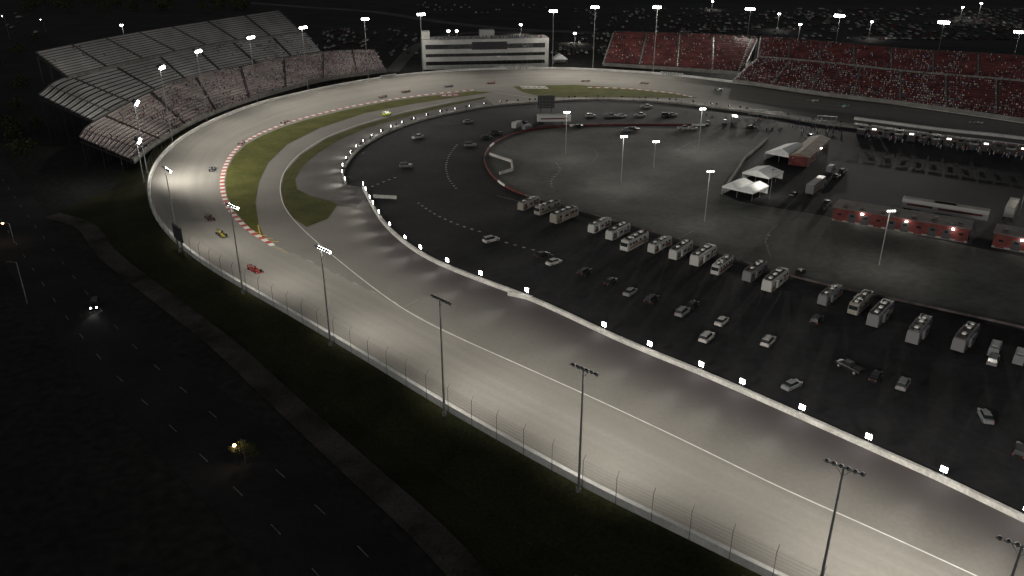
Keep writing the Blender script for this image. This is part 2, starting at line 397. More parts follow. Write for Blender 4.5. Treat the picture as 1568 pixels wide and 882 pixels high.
for l in ([(880,255),(905,250),(915,235),(895,225)],[(1035,232),(1060,218),(1100,212),(1118,222),(1095,236)],[(1060,355),(1035,368)],[(1190,345),(1172,365),(1180,395)],[(1130,330),(1180,342)],[(760,300),(820,315),(880,330)],[(620,470),(640,460)]):
    ribbon(mk,smooth(cat(PX(l),8),3),0.22,M_CONCG,0.145)
mk.obj('pavement_marking')

# ---------------------------------------------------------------- lamps
def spot(parent,loc,direction,power,angle,blend=1.0,size=1.0,col=(1,0.945,0.85),name='lamp'):
    l=bpy.data.lights.new(name,'SPOT'); l.energy=power; l.spot_size=math.radians(angle); l.spot_blend=blend
    l.shadow_soft_size=size; l.color=col
    o=bpy.data.objects.new(name,l); sc.collection.objects.link(o)
    o.location=loc; o.rotation_euler=Vector(direction).to_track_quat('-Z','Y').to_euler()
    if parent: o.parent=parent
    return o
def light_pole(base,height,face,power,angle=138,aim=32,lit=M_LAMP,barw=4.8,nf=6,big=1.0,name='stadium_light_pole',rad=0.22,dome=0.04,back=0):
    mb=MB()
    f=Vector((face.x,face.y,0)).normalized(); s=Vector((-f.y,f.x,0))
    mb.cyl((0,0,-1.5),(0,0,height),rad,rad*0.55,8,M_STEEL)
    mb.cyl((0,0,-0.5),(0,0,0.5),rad*2,rad*2,8,M_CONCG)
    h=height-0.1
    mb.cyl(-s*barw/2+Vector((0,0,h)),s*barw/2+Vector((0,0,h)),0.08,0.08,6,M_STEEL)
    mb.cyl(-s*barw*.2+Vector((0,0,h)),Vector((0,0,h-1.2)),0.04,0.04,5,M_STEEL); mb.cyl(s*barw*.2+Vector((0,0,h)),Vector((0,0,h-1.2)),0.04,0.04,5,M_STEEL)
    tilt=Matrix.Rotation(math.radians(-35),4,'X'); rz=Matrix.Rotation(math.atan2(f.y,f.x)-math.pi/2,4,'Z')
    for i in range(nf):
        t=-barw/2+barw*(i+0.5)/nf
        c=s*t+f*0.35+Vector((0,0,h-0.15))
        X=Matrix.Translation(c)@rz@tilt
        q=.9*big
        mb.cyl((0,-0.42*q,0),(0,-0.1*q,0),0.10*q,0.26*q,8,M_DSTEEL,X)
        mb.cyl((0,-0.1*q,0),(0,0.24*q,0),0.26*q,0.33*q,8,M_STEEL,X)
        mb.box((0,-0.45*q,0.05),(0.25*q,0.3*q,0.3*q),M_DSTEEL,X)
        mb.cyl((0,0.25*q,0),(0,(0.27+dome)*q,0),0.31*q,0.26*q,8,lit,X)
    o=mb.obj(name); o.location=base
    if power>0:
        spot(o,f*1.2+Vector((0,0,h-0.4)),f*aim+Vector((0,0,-height)),power,angle,size=1.5)
    if back>0:
        spot(o,-f*0.8+Vector((0,0,h-0.2)),-f*34+Vector((0,0,-height*.75)),back,110,size=1.5,name='back_fill_spot')  # added fill facing away from the track, brightens seats and suites
    return o
def nearest_in(p):
    i=min(range(len(Oc)),key=lambda k:(Oc[k].x-p.x)**2+(Oc[k].y-p.y)**2); return -nC[i],Oc[i]
PWR=43000
for i,(bx,by,ty) in enumerate(((1222,912,715),(916,753,565),(691,628,458),(522,528,380),(390,449,314),(283,384,258))):
    b=P(bx,by,ZO-0.2); f,q=nearest_in(b); b=q-f*1.9; b.z=ZO-0.2
    light_pole(b,topz(b,ty)-b.z,f,PWR*(.8 if i>2 else 1),dome=.35 if i>2 else .04)
b=P(1600,1120,ZO-0.2);f,q=nearest_in(b);b=q-f*1.9;b.z=ZO-0.2;light_pole(b,20,f,PWR)
for bx,by,tx,ty,bk in ((224,278,206,213,6000),(222,262,202,155,0),(262,222,233,101,9000),(318,188,298,76,9000),(392,158,377,55,9000),(475,140,463,40,9000),(565,122,558,27,9000),(636,109,630,20,14000),(845,100,845,15,14000),(922,100,922,9,14000),(1010,104,1000,9,18000)):
    b=P(bx,by,ZO-0.2); f,q=nearest_in(b); b=q-f*2.2; b.z=ZO-0.2
    hh=min(topz(b,ty)-b.z,40)
    light_pole(b,hh,f,PWR*1.5,big=1.9,barw=5,angle=130,aim=30,nf=4,dome=.4,back=bk)
for bx,by,ty,bg,pm in ((1142,78,12,3.6,14),(1277,84,22,4.6,40),(1434,92,32,4.6,42),(1550,98,47,3.6,30),(1760,130,70,4,30)):
    b=P(bx,by,0); f,q=nearest_in(b); dist=(q-b).length+12
    light_pole(b,topz(b,ty),f,PWR*pm,big=bg*0.6,barw=7,angle=62,aim=dist,nf=5,dome=.4)
for bx,by,ty in ((1190,45,20),(1222,62,36),(1330,58,32),(1497,30,4),(192,66,37),(1090,14,1),(688,66,46),(700,63,46),(798,52,41),(880,66,54),(1470,30,10)):
    b=P(bx,by,0); light_pole(b,max(8,topz(b,ty)),Vector((R()-.5,-1,0)),9000,big=1.6,barw=2.5,nf=2,aim=2,angle=150,dome=.5,name='parking_lot_light')
for bx,by,ty,pw_ in ((866,236,170,3200),(951,280,207,4500),(1069,232,165,4500),(1079,339,260,2600),(1346,406,320,2300),(1001,256,215,0),(1560,330,265,1500)):
    b=P(bx,by,0.1); light_pole(b,topz(b,ty),Vector((0.1,-1,0)),pw_,big=1.0,barw=2.4,nf=4,aim=.5,angle=172,dome=.3,name='tent_fill_pole',rad=0.15,lit=M_LAMPD if by>330 else M_LAMP)
def flood(p,n,power,ang=70,z=1.1,down=0.10,size=1.0,lit=M_LAMP2,name='trackside_floodlight'):
    mb=MB(); f=n
    rz=Matrix.Rotation(math.atan2(f.y,f.x)-math.pi/2,4,'Z'); X=rz
    mb.cyl((0,0,0),(0,0,0.9),0.06,0.06,6,M_STEEL)
    mb.box((0,0,1.3),(0.95*size,0.4,0.85*size),M_DSTEEL,X)
    mb.box((0,0.24,1.3),(0.88*size,0.08,0.78*size),lit,X)
    o=mb.obj(name); o.location=(p.x,p.y,z)
    if power>0: spot(o,f*0.5+Vector((0,0,1.3)),f+Vector((0,0,-down)),power,ang,size=0.5,col=(1,0.96,0.88))
fl=[(1690,846),(1560,786),(1440,733),(1332,686),(1235,644),(1146,605),(1066,570),(992,540),(925,511),(800,462),(735,433),(680,411),(647,393),(619,374),(597,355),(582,338),(573,324),(567,312),(562,301),(557,291)]
for i,(x,y) in enumerate(fl):
    p=P(x,y,0); k=min(range(len(A)),key=lambda j:(A[j]-p).length); q=A[k]
    flood(q,nA[k],7000 if i<11 else 2600,ang=42 if i<11 else 72,z=1.2,down=-0.02 if i<11 else .08,size=1.15 if i<13 else 1.0)
k=0
while k<len(C) and C[k].x<P(1170,176).x:
    flood(C[k],nC_[k],1900 if k%6==0 else 0,ang=130,z=1.0,down=0.3,size=0.8 if k>40 else 1.1,lit=M_LAMP2)
    k+=3
# ---------------------------------------------------------------- people
SHIRT=[mat('clothes_white',(0.75,0.75,0.72),0.9,noise=.1,scale=3),mat('clothes_red',(0.35,0.05,0.05),0.9,noise=.1,scale=3),mat('clothes_blue',(0.07,0.1,0.22),0.9,noise=.1,scale=3),mat('clothes_black',(0.03,0.03,0.03),0.9,noise=.1,scale=3),mat('clothes_grey',(0.3,0.3,0.3),0.9,noise=.1,scale=3),mat('clothes_tan',(0.5,0.42,0.34),0.9,noise=.1,scale=3)]
SKIN=mat('skin',(0.45,0.28,0.2),0.7,noise=.1,scale=3)
def person(mb,p,a,seated=True):
    sh=random.choice(SHIRT); tr=random.choice(SHIRT[2:5])
    X=Matrix.Translation(p)@Matrix.Rotation(a,4,'Z')
    if seated:
        mb.box((0,0.25,0.45),(0.36,0.5,0.16),tr,X); mb.box((0,0.45,0.22),(0.32,0.14,0.44),tr,X,ty=1.1); z=0.5
    else:
        mb.box((0,0,0.42),(0.3,0.2,0.85),tr,X,tx=1.2); z=0.82
    mb.box((0,0,z+0.28),(0.34,0.22,0.56),sh,X,tx=1.3)
    mb.box((0.0,0.02,z+0.60),(0.12,0.12,0.08),SKIN,X)
    c=z+0.74
    mb.add([(0.09,0,c),(0,0.11,c),(-0.09,0,c),(0,-0.1,c),(0,0,c+0.13),(0,0,c-0.12)],[(0,1,4),(1,2,4),(2,3,4),(3,0,4),(1,0,5),(2,1,5),(3,2,5),(0,3,5)],SKIN,X)
# ---------------------------------------------------------------- grandstands
def stand(root,Fp,Bp,rows,aisle,mt,ms,name,crowd=None,dens=0.0,densf=None,step=3.0,ais=None):
    Fc=cat(Fp,8);Bc=cat(Bp,8)
    L=sum((Fc[i+1]-Fc[i]).length+(Bc[i+1]-Bc[i]).length for i in range(len(Fc)-1))/2
    M_=int(L/step)
    def at(c,u):
        x=u*(len(c)-1);i=min(int(x),len(c)-2);return c[i].lerp(c[i+1],x-i)
    mb=MB();vs=[]
    z0=Fp[0].z;z1=Bp[0].z
    us=[k/M_ for k in range(M_+1)]
    fr=[at(Fc,u) for u in us];bk=[at(Bc,u) for u in us]
    for k in range(M_+1):
        for r in range(rows):
            z=z0+(z1-z0)*r/(rows-1)
            for t in(r/rows,(r+1)/rows):
                q=fr[k].lerp(bk[k],t); vs.append((q.x,q.y,z))
    W_=rows*2;fs=[]
    for k in range(M_):
        for j in range(W_-1): fs.append((k*W_+j,(k+1)*W_+j,(k+1)*W_+j+1,k*W_+j+1)[::-1])
    mb.add(vs,fs,mt)
    for r in range(rows):
        z=z0+(z1-z0)*r/(rows-1)
        k=0
        while k<M_:
            e=min(M_,k+aisle)
            v=[];cnt=0
            for q in range(k,e+1):
                uu=(us[q]); 
                if q==k: uu=us[q]+0.3/M_
                if q==e: uu=us[q]-0.3/M_
                a=at(Fc,uu);b=at(Bc,uu)
                p1=a.lerp(b,(r+0.35)/rows);p2=a.lerp(b,(r+0.80)/rows)
                v+=[(p1.x,p1.y,z+0.1),(p1.x,p1.y,z+0.45),(p2.x,p2.y,z+0.48),(p2.x,p2.y,z+0.85)];cnt+=1
            mb.add(v,[(4*i+j,4*i+j+1,4*i+5+j,4*i+4+j) for i in range(cnt-1) for j in range(3)],ms)
            k=e
    for k in range(0,M_+1,aisle):
        a=fr[k];b=bk[k]
        if ais:
            sd=(fr[min(k+1,M_)]-fr[max(0,k-1)]).normalized()*.5
            for rr in range(rows):
                z=z0+(z1-z0)*rr/(rows-1)+.05
                q1=a.lerp(b,(rr+.02)/rows);q2=a.lerp(b,(rr+.97)/rows)
                mb.add([(q1.x-sd.x,q1.y-sd.y,z),(q1.x+sd.x,q1.y+sd.y,z),(q2.x+sd.x,q2.y+sd.y,z),(q2.x-sd.x,q2.y-sd.y,z)],[(0,1,2,3)],ais)
                if rr: mb.add([(q1.x-sd.x,q1.y-sd.y,z-.6),(q1.x+sd.x,q1.y+sd.y,z-.6),(q1.x+sd.x,q1.y+sd.y,z),(q1.x-sd.x,q1.y-sd.y,z)],[(0,1,2,3)],ais)
        for rr in range(0,rows-1,2):
            p=a.lerp(b,(rr+.5)/rows); z=z0+(z1-z0)*rr/(rows-1)
            mb.cyl((p.x,p.y,z),(p.x,p.y,z+1.0),0.05,0.05,4,M_STEEL)
        q0=a.lerp(b,0.5/rows);q1=a.lerp(b,1)
        mb.cyl((q0.x,q0.y,z0+1),(q1.x,q1.y,z1+1),0.05,0.05,4,M_STEEL)
    for pts,zt in((bk,z1+1.2),(fr,z0+0.9)):
        v=[];
        for p in pts: v+=[(p.x,p.y,zt-(1.2 if zt>z0+1 else 2.0)),(p.x,p.y,zt)]
        mb.add(v,[(2*i,2*i+2,2*i+3,2*i+1) for i in range(len(pts)-1)],M_CONCG if zt<z0+1 else M_TREAD)
    for k in list(range(0,M_,max(1,aisle//2)))+[M_]:
        a=fr[k];b=bk[k]
        for t in(0.25,0.6,0.97):
            p=a.lerp(b,t);zz=z0+(z1-z0)*t-0.6
            if zz>0.5: mb.cyl((p.x,p.y,0),(p.x,p.y,zz),0.2,0.2,4,M_DSTEEL,cap=False)
        if z1>6: mb.cyl((a.x,a.y,z0-0.8),(b.x,b.y,z1-0.8),0.25,0.25,4,M_DSTEEL,cap=False)
    o=mb.obj(name,parent=root)
    if crowd is not None:
        for r in range(rows):
            z=z0+(z1-z0)*r/(rows-1)
            N_=int(L/0.75)
            for q in range(N_):
                u=(q+R()*0.5)/N_
                d=densf(u,(r+.5)/rows) if densf else dens
                if (u*M_)%aisle<0.3: continue
                if R()<d:
                    a=at(Fc,min(u,1));b=at(Bc,min(u,1)); p=a.lerp(b,(r+.5)/rows); dd=(a-b)
                    p.z=z+0.02
                    person(crowd,p,math.atan2(dd.y,dd.x)-math.pi/2,R()<0.85)
    return o
def empty(name,loc=(0,0,0)):
    e=bpy.data.objects.new(name,None); sc.collection.objects.link(e); e.location=loc; return e
cr=MB()
def clump(u,t,s=14): return mathutils.noise.noise((u*s,t*3,3.3))
e=empty('grandstand')
lowF=[(205,247),(240,219),(310,180),(400,147),(500,121),(592,108)]
lowB=[(122,213),(150,187),(270,128),(390,100),(500,81),(575,78)]
stand(e,PX(lowF,4),PX(lowB,10),14,9,M_TREADR,M_ALUR,'lower_seating',cr,densf=lambda u,t:max(0.0,(0.05+0.5*u)+clump(u,t)*0.5) if u>0.22 else 0.01)
stand(e,PX([(146,187),(200,157),(283,123),(390,99),(495,81)],10.3),PX([(60,148),(105,120),(240,88),(350,66),(470,52)],19),11,9,M_TREAD,M_ALU,'middle_seating',cr,densf=lambda u,t:max(0,(u-0.6)*0.4+clump(u,t)*0.15))
stand(e,PX([(105,119),(240,87),(350,65),(465,51)],19.6),PX([(55,83),(180,58),(300,38),(428,18)],31),12,9,M_TREAD,M_ALU,'upper_seating',cr,dens=0.003)
e=empty('grandstand')
stand(e,PX([(923,98),(1000,103),(1080,108),(1135,112)],4.5),PX([(940,50),(1010,52),(1080,54),(1160,58)],15),17,7,M_TREADR,M_SEATR,'seating',cr,densf=lambda u,t:0.08+0.22*max(0,clump(u,t,9)+.3),ais=M_AISLE)
e=empty('grandstand')
stand(e,PX([(1122,123),(1250,142),(1400,160),(1568,184),(1850,222)],4.2),PX([(1162,88),(1270,98),(1400,112),(1568,126),(1850,156)],9),14,8,M_TREADR,M_SEATR,'lower_seating',cr,densf=lambda u,t:min(.85,max(0.05,0.78-0.45*t+clump(u,t,22)*0.8)),ais=M_AISLE)
stand(e,PX([(1160,87),(1270,97),(1400,111),(1568,125),(1850,155)],9.6),PX([(1165,58),(1270,66),(1400,78),(1568,88),(1850,112)],16),12,8,M_TREADR,M_SEATR,'upper_seating',cr,densf=lambda u,t:max(0.03,0.3-0.2*t+clump(u,t,22)*0.7),ais=M_AISLE)
# ---------------------------------------------------------------- suite building
a=P(648,107,1.0);b=P(839,103,1.0); d=(b-a);Lb=d.length;rz=math.atan2(d.y,d.x)
X=Matrix.Translation(a)@Matrix.Rotation(rz,4,'Z')
hb=17.5; D=16
sb=empty('suite_building')
m=MB()
m.box((Lb/2,D/2,hb*0.47),(Lb-1,D-1.5,hb*0.94),M_GLASS,X)
bands=[(0,0.14),(0.27,0.42),(0.53,0.68),(0.84,1.0)]
for z0,z1 in bands: m.box((Lb/2,D/2,hb*(z0+z1)/2),(Lb,D,hb*(z1-z0)),M_PANEL,X)
m.box((0.8,D/2,hb*.5+.02),(2.2,D+.3,hb+.1),M_PANEL,X); m.box((Lb-0.8,D/2,hb*.5+.02),(2.2,D+.3,hb+.1),M_PANEL,X)
m.obj('walls',parent=sb)
m=MB()
for k in range(1,24): m.box((Lb*k/24,0.6,hb*0.5),(0.2,0.3,hb*0.9),M_DSTEEL,X)
m.box((Lb*0.53,-0.12,hb*0.78),(Lb*0.28,0.2,hb*0.26),M_DSTEEL,X)
m.obj('windows',parent=sb)
m=MB()
m.box((2.5,D*.5,hb+2.2),(5,7,4.4),M_PANEL,X); m.box((Lb*.52,D*.6,hb+2.2),(9,7,4.4),M_PANEL,X)
for k in range(40): m.box((Lb*(k+.5)/40,0.1,hb+0.6),(0.06,0.06,1.1),M_STEEL,X)
m.box((Lb/2,0.1,hb+1.15),(Lb,0.07,0.07),M_STEEL,X)
m.obj('roof_penthouses',parent=sb)
for k in range(110): person(cr,X@Vector((U(6,Lb-3),U(0.8,6),hb+0.01)),rz+math.pi,False)
def tent(c,sx,sy,h,rz,name='marquee_tent',hr=2.0,bays=1,walls=True):
    mb=MB();X=Matrix.Rotation(rz,4,'Z')
    bw=sx/bays;b=sy/2
    for i in range(bays):
        x0=-sx/2+i*bw;x1=x0+bw;xm=(x0+x1)/2
        mb.add([(x0,-b,h),(x1,-b,h),(x1,b,h),(x0,b,h),(xm,-b*.78,h+hr),(xm,b*.78,h+hr)],[(0,4,5,3),(1,2,5,4),(0,1,4),(2,3,5)],M_TENT,X)
    for x in(-sx/2,0,sx/2):
        for y in(-b,0,b): mb.cyl((x*.97,y*.97,0),(x*.97,y*.97,h),0.06,0.06,5,M_STEEL,X)
    if walls:
        mb.box((-sx/2+.05,0,h/2),(.06,sy-.2,h),M_TENT,X);mb.box((0,b-.05,h/2),(sx-.2,.06,h),M_TENT,X)
    v=[(x,y,z) for x,y in((-sx/2,-b),(sx/2,-b),(sx/2,b),(-sx/2,b)) for z in(h-.5,h)]
    mb.add(v,[(2*i,2*((i+1)%4),2*((i+1)%4)+1,2*i+1) for i in range(4)],M_TENT,X)
    o=mb.obj(name);o.location=c;return o
tent(P(857,97,0),9,7,3.2,0.1,hr=3)
RDIR=math.atan2(0.8,0.6)
TR=RDIR-math.pi/2-.1
tent(P(1207,242,0.1),11,17,3.0,TR,hr=1.9,bays=1)
tent(P(1167,275,0.1),10,11,2.8,TR,hr=1.4,bays=1)
tent(P(1140,297,0.1),11,11,2.8,TR,hr=1.3,bays=2)
b=P(1178,305,.1); light_pole(b,10,Vector((0.1,1,0)),3500,big=.8,barw=1.2,nf=2,aim=6,angle=160,name='tent_fill_pole',rad=0.1,lit=M_LAMPD)  # extra pole added only to brighten the tents
# ---------------------------------------------------------------- infield buildings
def building(p0,p1,depth,h,mw,mr,name,doors=6,lamps=0,gable=0.0,le=55):
    d=p1-p0;L=d.length;rz=math.atan2(d.y,d.x);o=empty(name,p0);o.rotation_euler=(0,0,rz)
    mb=MB();mb.box((L/2,depth/2,h/2),(L,depth,h),mw);mb.box((L/2,-0.01,0.25),(L+.1,0.1,.5),M_CONCG);mb.obj('walls',parent=o)
    mb=MB()
    if gable>0:
        mb.add([(-.3,-.4,h),(L+.3,-.4,h),(L+.3,depth+.4,h),(-.3,depth+.4,h),(-.3,depth/2,h+gable),(L+.3,depth/2,h+gable)],[(0,1,5,4),(2,3,4,5),(3,0,4),(1,2,5)],mr)
    else:
        mb.box((L/2,depth/2,h+0.15),(L+.8,depth+.8,.3),mr)
        for k in range(int(L/5)): mb.box((2.5+k*5+U(-1,1),depth*U(.35,.65),h+.55),(U(.7,1.3),1.0,.5),M_ROOF)
    mb.obj('roof',parent=o)
    mb=MB()
    for k in range(doors):
        x=L*(k+.5)/doors; mb.box((x,-0.06,h*.38),(L/doors*.6,0.06,h*.7),M_DSTEEL if k%3 else M_REDDK)
        mb.box((x,-0.1,h*.55),(L/doors*.3,0.05,h*.15),M_GLASS)
    mb.obj('doors',parent=o)
    for k in range(lamps):
        x=L*(k+.5)/lamps+2
        mb=MB();mb.box((x,-0.25,h*.85),(0.6,0.4,0.3),M_LAMP);mb.obj('wall_lamp',parent=o)
        l=bpy.data.lights.new('lamp','POINT');l.energy=le;l.color=(1,.8,.6);l.shadow_soft_size=.3
        lo=bpy.data.objects.new('lamp',l);sc.collection.objects.link(lo);lo.parent=o;lo.location=(x,-1.2,h*.85)
    return o
building(P(1274,337,.1),P(1480,372,.1),8,4.0,M_REDDK,M_ROOF,'garage_building',10,3)
building(P(1518,378,.1),P(1640,400,.1),8,4.0,M_REDDK,M_ROOF,'garage_building',5,2)
building(P(1236,256,.1),P(1268,226,.1),7,3.6,M_REDDK,M_TAN,'garage_building',3,1,gable=1.2)
def trailer(c,rz,L=16,color=(0.42,0.42,0.41)):
    mb=MB()
    mb.box((0,0,2.55),(L,2.6,2.9),M_PAINT); mb.box((0,0,4.05),(L-.3,2.4,.1),M_CONCG)
    mb.box((0,-1.31,2.4),(L*.8,.02,.6),M_REDDK); mb.box((0,1.31,2.4),(L*.8,.02,.6),M_REDDK)
    for x in(-L*.42,-L*.34):
        for y in(-1.1,1.1): mb.cyl((x,y-.15,.5),(x,y+.15,.5),.5,.5,10,M_BLACK)
    for y in(-.9,.9): mb.box((L*.25,y,.55),(.2,.2,1.1),M_DSTEEL)
    mb.box((-L*.3,0,.95),(L*.35,2.2,.3),M_DSTEEL)
    o=mb.obj('semi_trailer');o.location=c;o.rotation_euler=(0,0,rz);o.color=(*color,1);return o
gd=P(1480,372)-P(1274,337);gr_=math.atan2(gd.y,gd.x)
trailer(P(1420,327,.1),gr_,15);trailer(P(1468,335,.1),gr_,15);trailer(P(1546,330,.1),gr_+1.5,12)
trailer(P(848,189,.1),0.05,15,(.55,.55,.54))
trailer(P(1245,296,.1),RDIR,9,(.15,.15,.15))
# ---------------------------------------------------------------- vehicles
def wheels(mb,xs,y,r=.34,w=.24):
    for x in xs:
        for s in(-1,1):
            mb.cyl((x,s*y-w/2,r),(x,s*y+w/2,r),r,r,12,M_BLACK); mb.cyl((x,s*(y+w/2+.005)-.01,r),(x,s*(y+w/2+.005)+.01,r),r*.55,r*.55,8,M_STEEL)
def carbody(prof,w):
    secs=[]
    for x,zb,zt,hw in prof:
        secs.append([(x,-hw,zb),(x,-hw,zb+(zt-zb)*.7),(x,-hw*.9,zt),(x,hw*.9,zt),(x,hw,zb+(zt-zb)*.7),(x,hw,zb)])
    return secs
def sedan():
    mb=MB()
    mb.loft(carbody([(-2.35,.35,.75,.78),(-2.2,.25,.95,.86),(-1.2,.22,1.0,.9),(1.0,.22,.95,.9),(2.0,.25,.82,.85),(2.35,.35,.6,.72)],1),M_PAINT)
    mb.box((-.25,0,1.18),(2.9,1.6,.42),M_GLASS,tx=.6,ty=.82,sh=-.05)
    mb.box((-.3,0,1.41),(1.65,1.28,.05),M_PAINT)
    wheels(mb,(-1.4,1.45),.8)
    for s in(-1,1): mb.box((2.3,s*.55,.65),(.08,.35,.14),M_PANEL); mb.box((-2.34,s*.6,.78),(.06,.3,.12),M_RED)
    return mb.mesh('sedan')
def suv():
    mb=MB()
    mb.loft(carbody([(-2.4,.4,1.0,.85),(-2.3,.3,1.1,.93),(1.0,.3,1.12,.95),(2.1,.3,1.02,.9),(2.4,.4,.8,.8)],1),M_PAINT)
    mb.box((-.75,0,1.42),(3.1,1.75,.62),M_GLASS,tx=.82,ty=.84,sh=-.05)
    mb.box((-.8,0,1.75),(2.5,1.45,.06),M_PAINT)
    for y in(-.6,.6): mb.box((-.8,y,1.82),(2.0,.05,.05),M_DSTEEL)
    wheels(mb,(-1.45,1.5),.86,.38)
    for s in(-1,1): mb.box((2.36,s*.6,.85),(.08,.35,.16),M_PANEL); mb.box((-2.4,s*.75,.95),(.06,.16,.3),M_RED)
    return mb.mesh('suv')
def pickup():
    mb=MB()
    mb.loft(carbody([(-2.8,.45,1.0,.9),(2.1,.4,1.1,.95),(2.8,.45,.95,.88)],1),M_PAINT)
    mb.box((-1.75,0,1.02),(1.8,1.5,.2),M_DSTEEL)
    for s in(-1,1): mb.box((-1.75,s*.87,1.15),(1.95,.12,.2),M_PAINT)
    mb.box((-2.72,0,1.15),(.1,1.7,.2),M_PAINT)
    mb.box((.35,0,1.42),(2.2,1.7,.6),M_GLASS,tx=.74,ty=.84); mb.box((.35,0,1.75),(1.55,1.4,.06),M_PAINT)
    wheels(mb,(-1.8,1.8),.88,.42,.28)
    for s in(-1,1): mb.box((2.78,s*.65,.85),(.08,.3,.2),M_PANEL)
    return mb.mesh('pickup')
def van():
    mb=MB()
    mb.loft(carbody([(-3.0,.4,2.3,.95),(1.5,.4,2.3,.98),(2.2,.4,1.5,.95),(3.0,.45,1.1,.85)],1),M_PAINT)
    mb.box((1.98,0,1.75),(.5,1.6,.6),M_GLASS,sh=-.3); wheels(mb,(-2,2),.9,.4)
    mb.box((-.5,0,2.36),(3,1.2,.12),M_STEEL)
    return mb.mesh('van')
def motorhome(kind=0):
    mb=MB()
    pr=[(-5.5,.6,3.1,1.2),(-5.3,.5,3.3,1.28),(4.9,.5,3.3,1.28),(5.4,.5,2.7,1.25),(5.55,.6,1.3,1.15)]
    mb.loft(carbody(pr,1),M_PAINT)
    mb.box((5.42,0,2.25),(.25,2.2,1.0),M_GLASS,sh=-.1)
    for s in(-1,1):
        for x in ((-3.8,-2.1,-.2,1.8,3.7),(-4.2,-2.6,.6,3.9),(-3.2,-1,1.2,2.6,4.1))[kind]: mb.box((x,s*1.285,2.25),(1.0,.03,.6),M_GLASS)
        mb.box((-.2,s*1.29,1.25),(9.5,.03,.7),[M_REDDK,M_ROOF,M_TAN][kind])
        mb.box((-1,s*1.292,1.75),(7,.03,.15),M_DSTEEL)
        mb.box((-4,s*1.31,.95),(2.5,.035,.3),M_DSTEEL)
    mb.box((-1.0,-1.5,1.9),(3.4,.5,2.0),M_PAINT); mb.box((-1.0,-1.76,2.2),(1.4,.03,.6),M_GLASS)
    for x in ((-3,.8,2.8),(-2.2,1.5,3.6),(-3.5,-.5,2.2))[kind]: mb.box((x,0,3.5),(1.1,.8,.32),M_PANEL,tx=.8,ty=.8)
    for x in ((-4.4,-1.2,3.9),(-4,0,2.7),(-4.6,.8,3.6))[kind]: mb.box((x,.55,3.42),(.8,.6,.16),M_BLACK)
    for x in ((-3.9,-.6,1.7),(-3.2,.8,4.2),(-1.6,1.3,3))[kind]: mb.box((x,-.6,3.42),(.7,.5,.14),M_BLACK)
    mb.box((-1,1.15,3.38),(6.5,.25,.15),M_DSTEEL); mb.cyl((2,.7,3.3),(2,.7,3.7),.3,.1,8,M_PANEL)
    mb.box((-.5,0,3.325),(8.9,1.7,.04),[M_CONCG,M_ROOF,M_DSTEEL][kind])
    wheels(mb,(-3.2,-2.2,3.6) if kind else (-2.9,3.6),1.05,.48,.3)
    return mb.mesh('motorhome')
def boxtruck():
    mb=MB(); mb.box((-.9,0,2.1),(5,2.3,2.4),M_PAINT);mb.loft(carbody([(1.65,.5,2.2,1.0),(2.6,.5,2.1,1.0),(3.0,.5,1.3,1.0),(3.9,.5,1.15,.9)],1),M_PAINT)
    mb.box((2.75,0,1.75),(.35,1.8,.6),M_GLASS,sh=-.15);mb.box((0,0,.75),(7,.9,.3),M_DSTEEL);wheels(mb,(-2,2.8),.95,.45,.3)
    return mb.mesh('box_truck')
SED,SUV,PIC,VAN,BOX=sedan(),suv(),pickup(),van(),boxtruck()
MH=[motorhome(k) for k in range(3)]
def pk(me,x,y,rz,col,name='parked_car',z=.12): return inst(name,me,P(x,y,z),rz,col)
WH=(.40,.40,.39);SI=(.18,.19,.20);BK=(.012,.012,.012)
nm={'suv':'parked_suv','pickup':'pickup_truck','van':'van','box_truck':'box_truck','sedan':'parked_car'}
for x,y,me,r,c in [(752,370,SUV,.6,WH),(848,404,SED,.7,WH),(622,256,SUV,.2,SI),(640,212,PIC,.9,WH),(717,188,SED,.3,SI),(720,224,SUV,.15,SI),(965,450,SED,RDIR,SI),(998,462,SUV,RDIR,BK),(1045,481,SUV,RDIR,SI),(1105,495,SED,RDIR,WH),(1082,520,SUV,RDIR,WH),(1176,526,SUV,RDIR,WH),(1212,593,SED,RDIR-.3,SI),(1300,566,PIC,RDIR+1.2,BK),(1340,580,SED,RDIR,BK),(1382,592,SUV,RDIR,SI),(1508,641,SED,RDIR+.4,SI),(935,434,SED,RDIR,BK),(895,420,SUV,RDIR,BK),(1060,470,SED,RDIR,BK),(1250,494,SUV,RDIR,BK),(1560,695,SUV,RDIR,BK),(760,205,SUV,.1,BK),(745,212,SED,.1,BK),(1520,555,SUV,RDIR,SI),(830,393,SED,.7,BK),(1225,420,SED,RDIR,BK)]:
    pk(me,x,y,r,c,nm[me.name])
for x,y,me,r,c in [(793,197,BOX,1.0,WH),(808,198,VAN,.9,SI),(905,179,SUV,.2,WH),(935,179,PIC,0,SI),(952,179,SED,.1,WH),(980,178,PIC,.1,WH),(1020,178,SUV,0,BK),(1030,177,SED,0,WH),(1047,198,PIC,.2,WH),(1060,198,SED,.1,WH),(960,201,SED,0,SI),(970,200,SUV,0,BK),(1084,190,SUV,1.2,WH),(1110,188,SED,1.2,WH),(1124,188,BOX,1.4,SI),(990,165,PIC,.1,WH),(800,190,SUV,.2,BK),(885,195,SED,.1,BK),(1150,198,SUV,.4,BK)]:
    pk(me,x,y,r,c,nm[me.name])
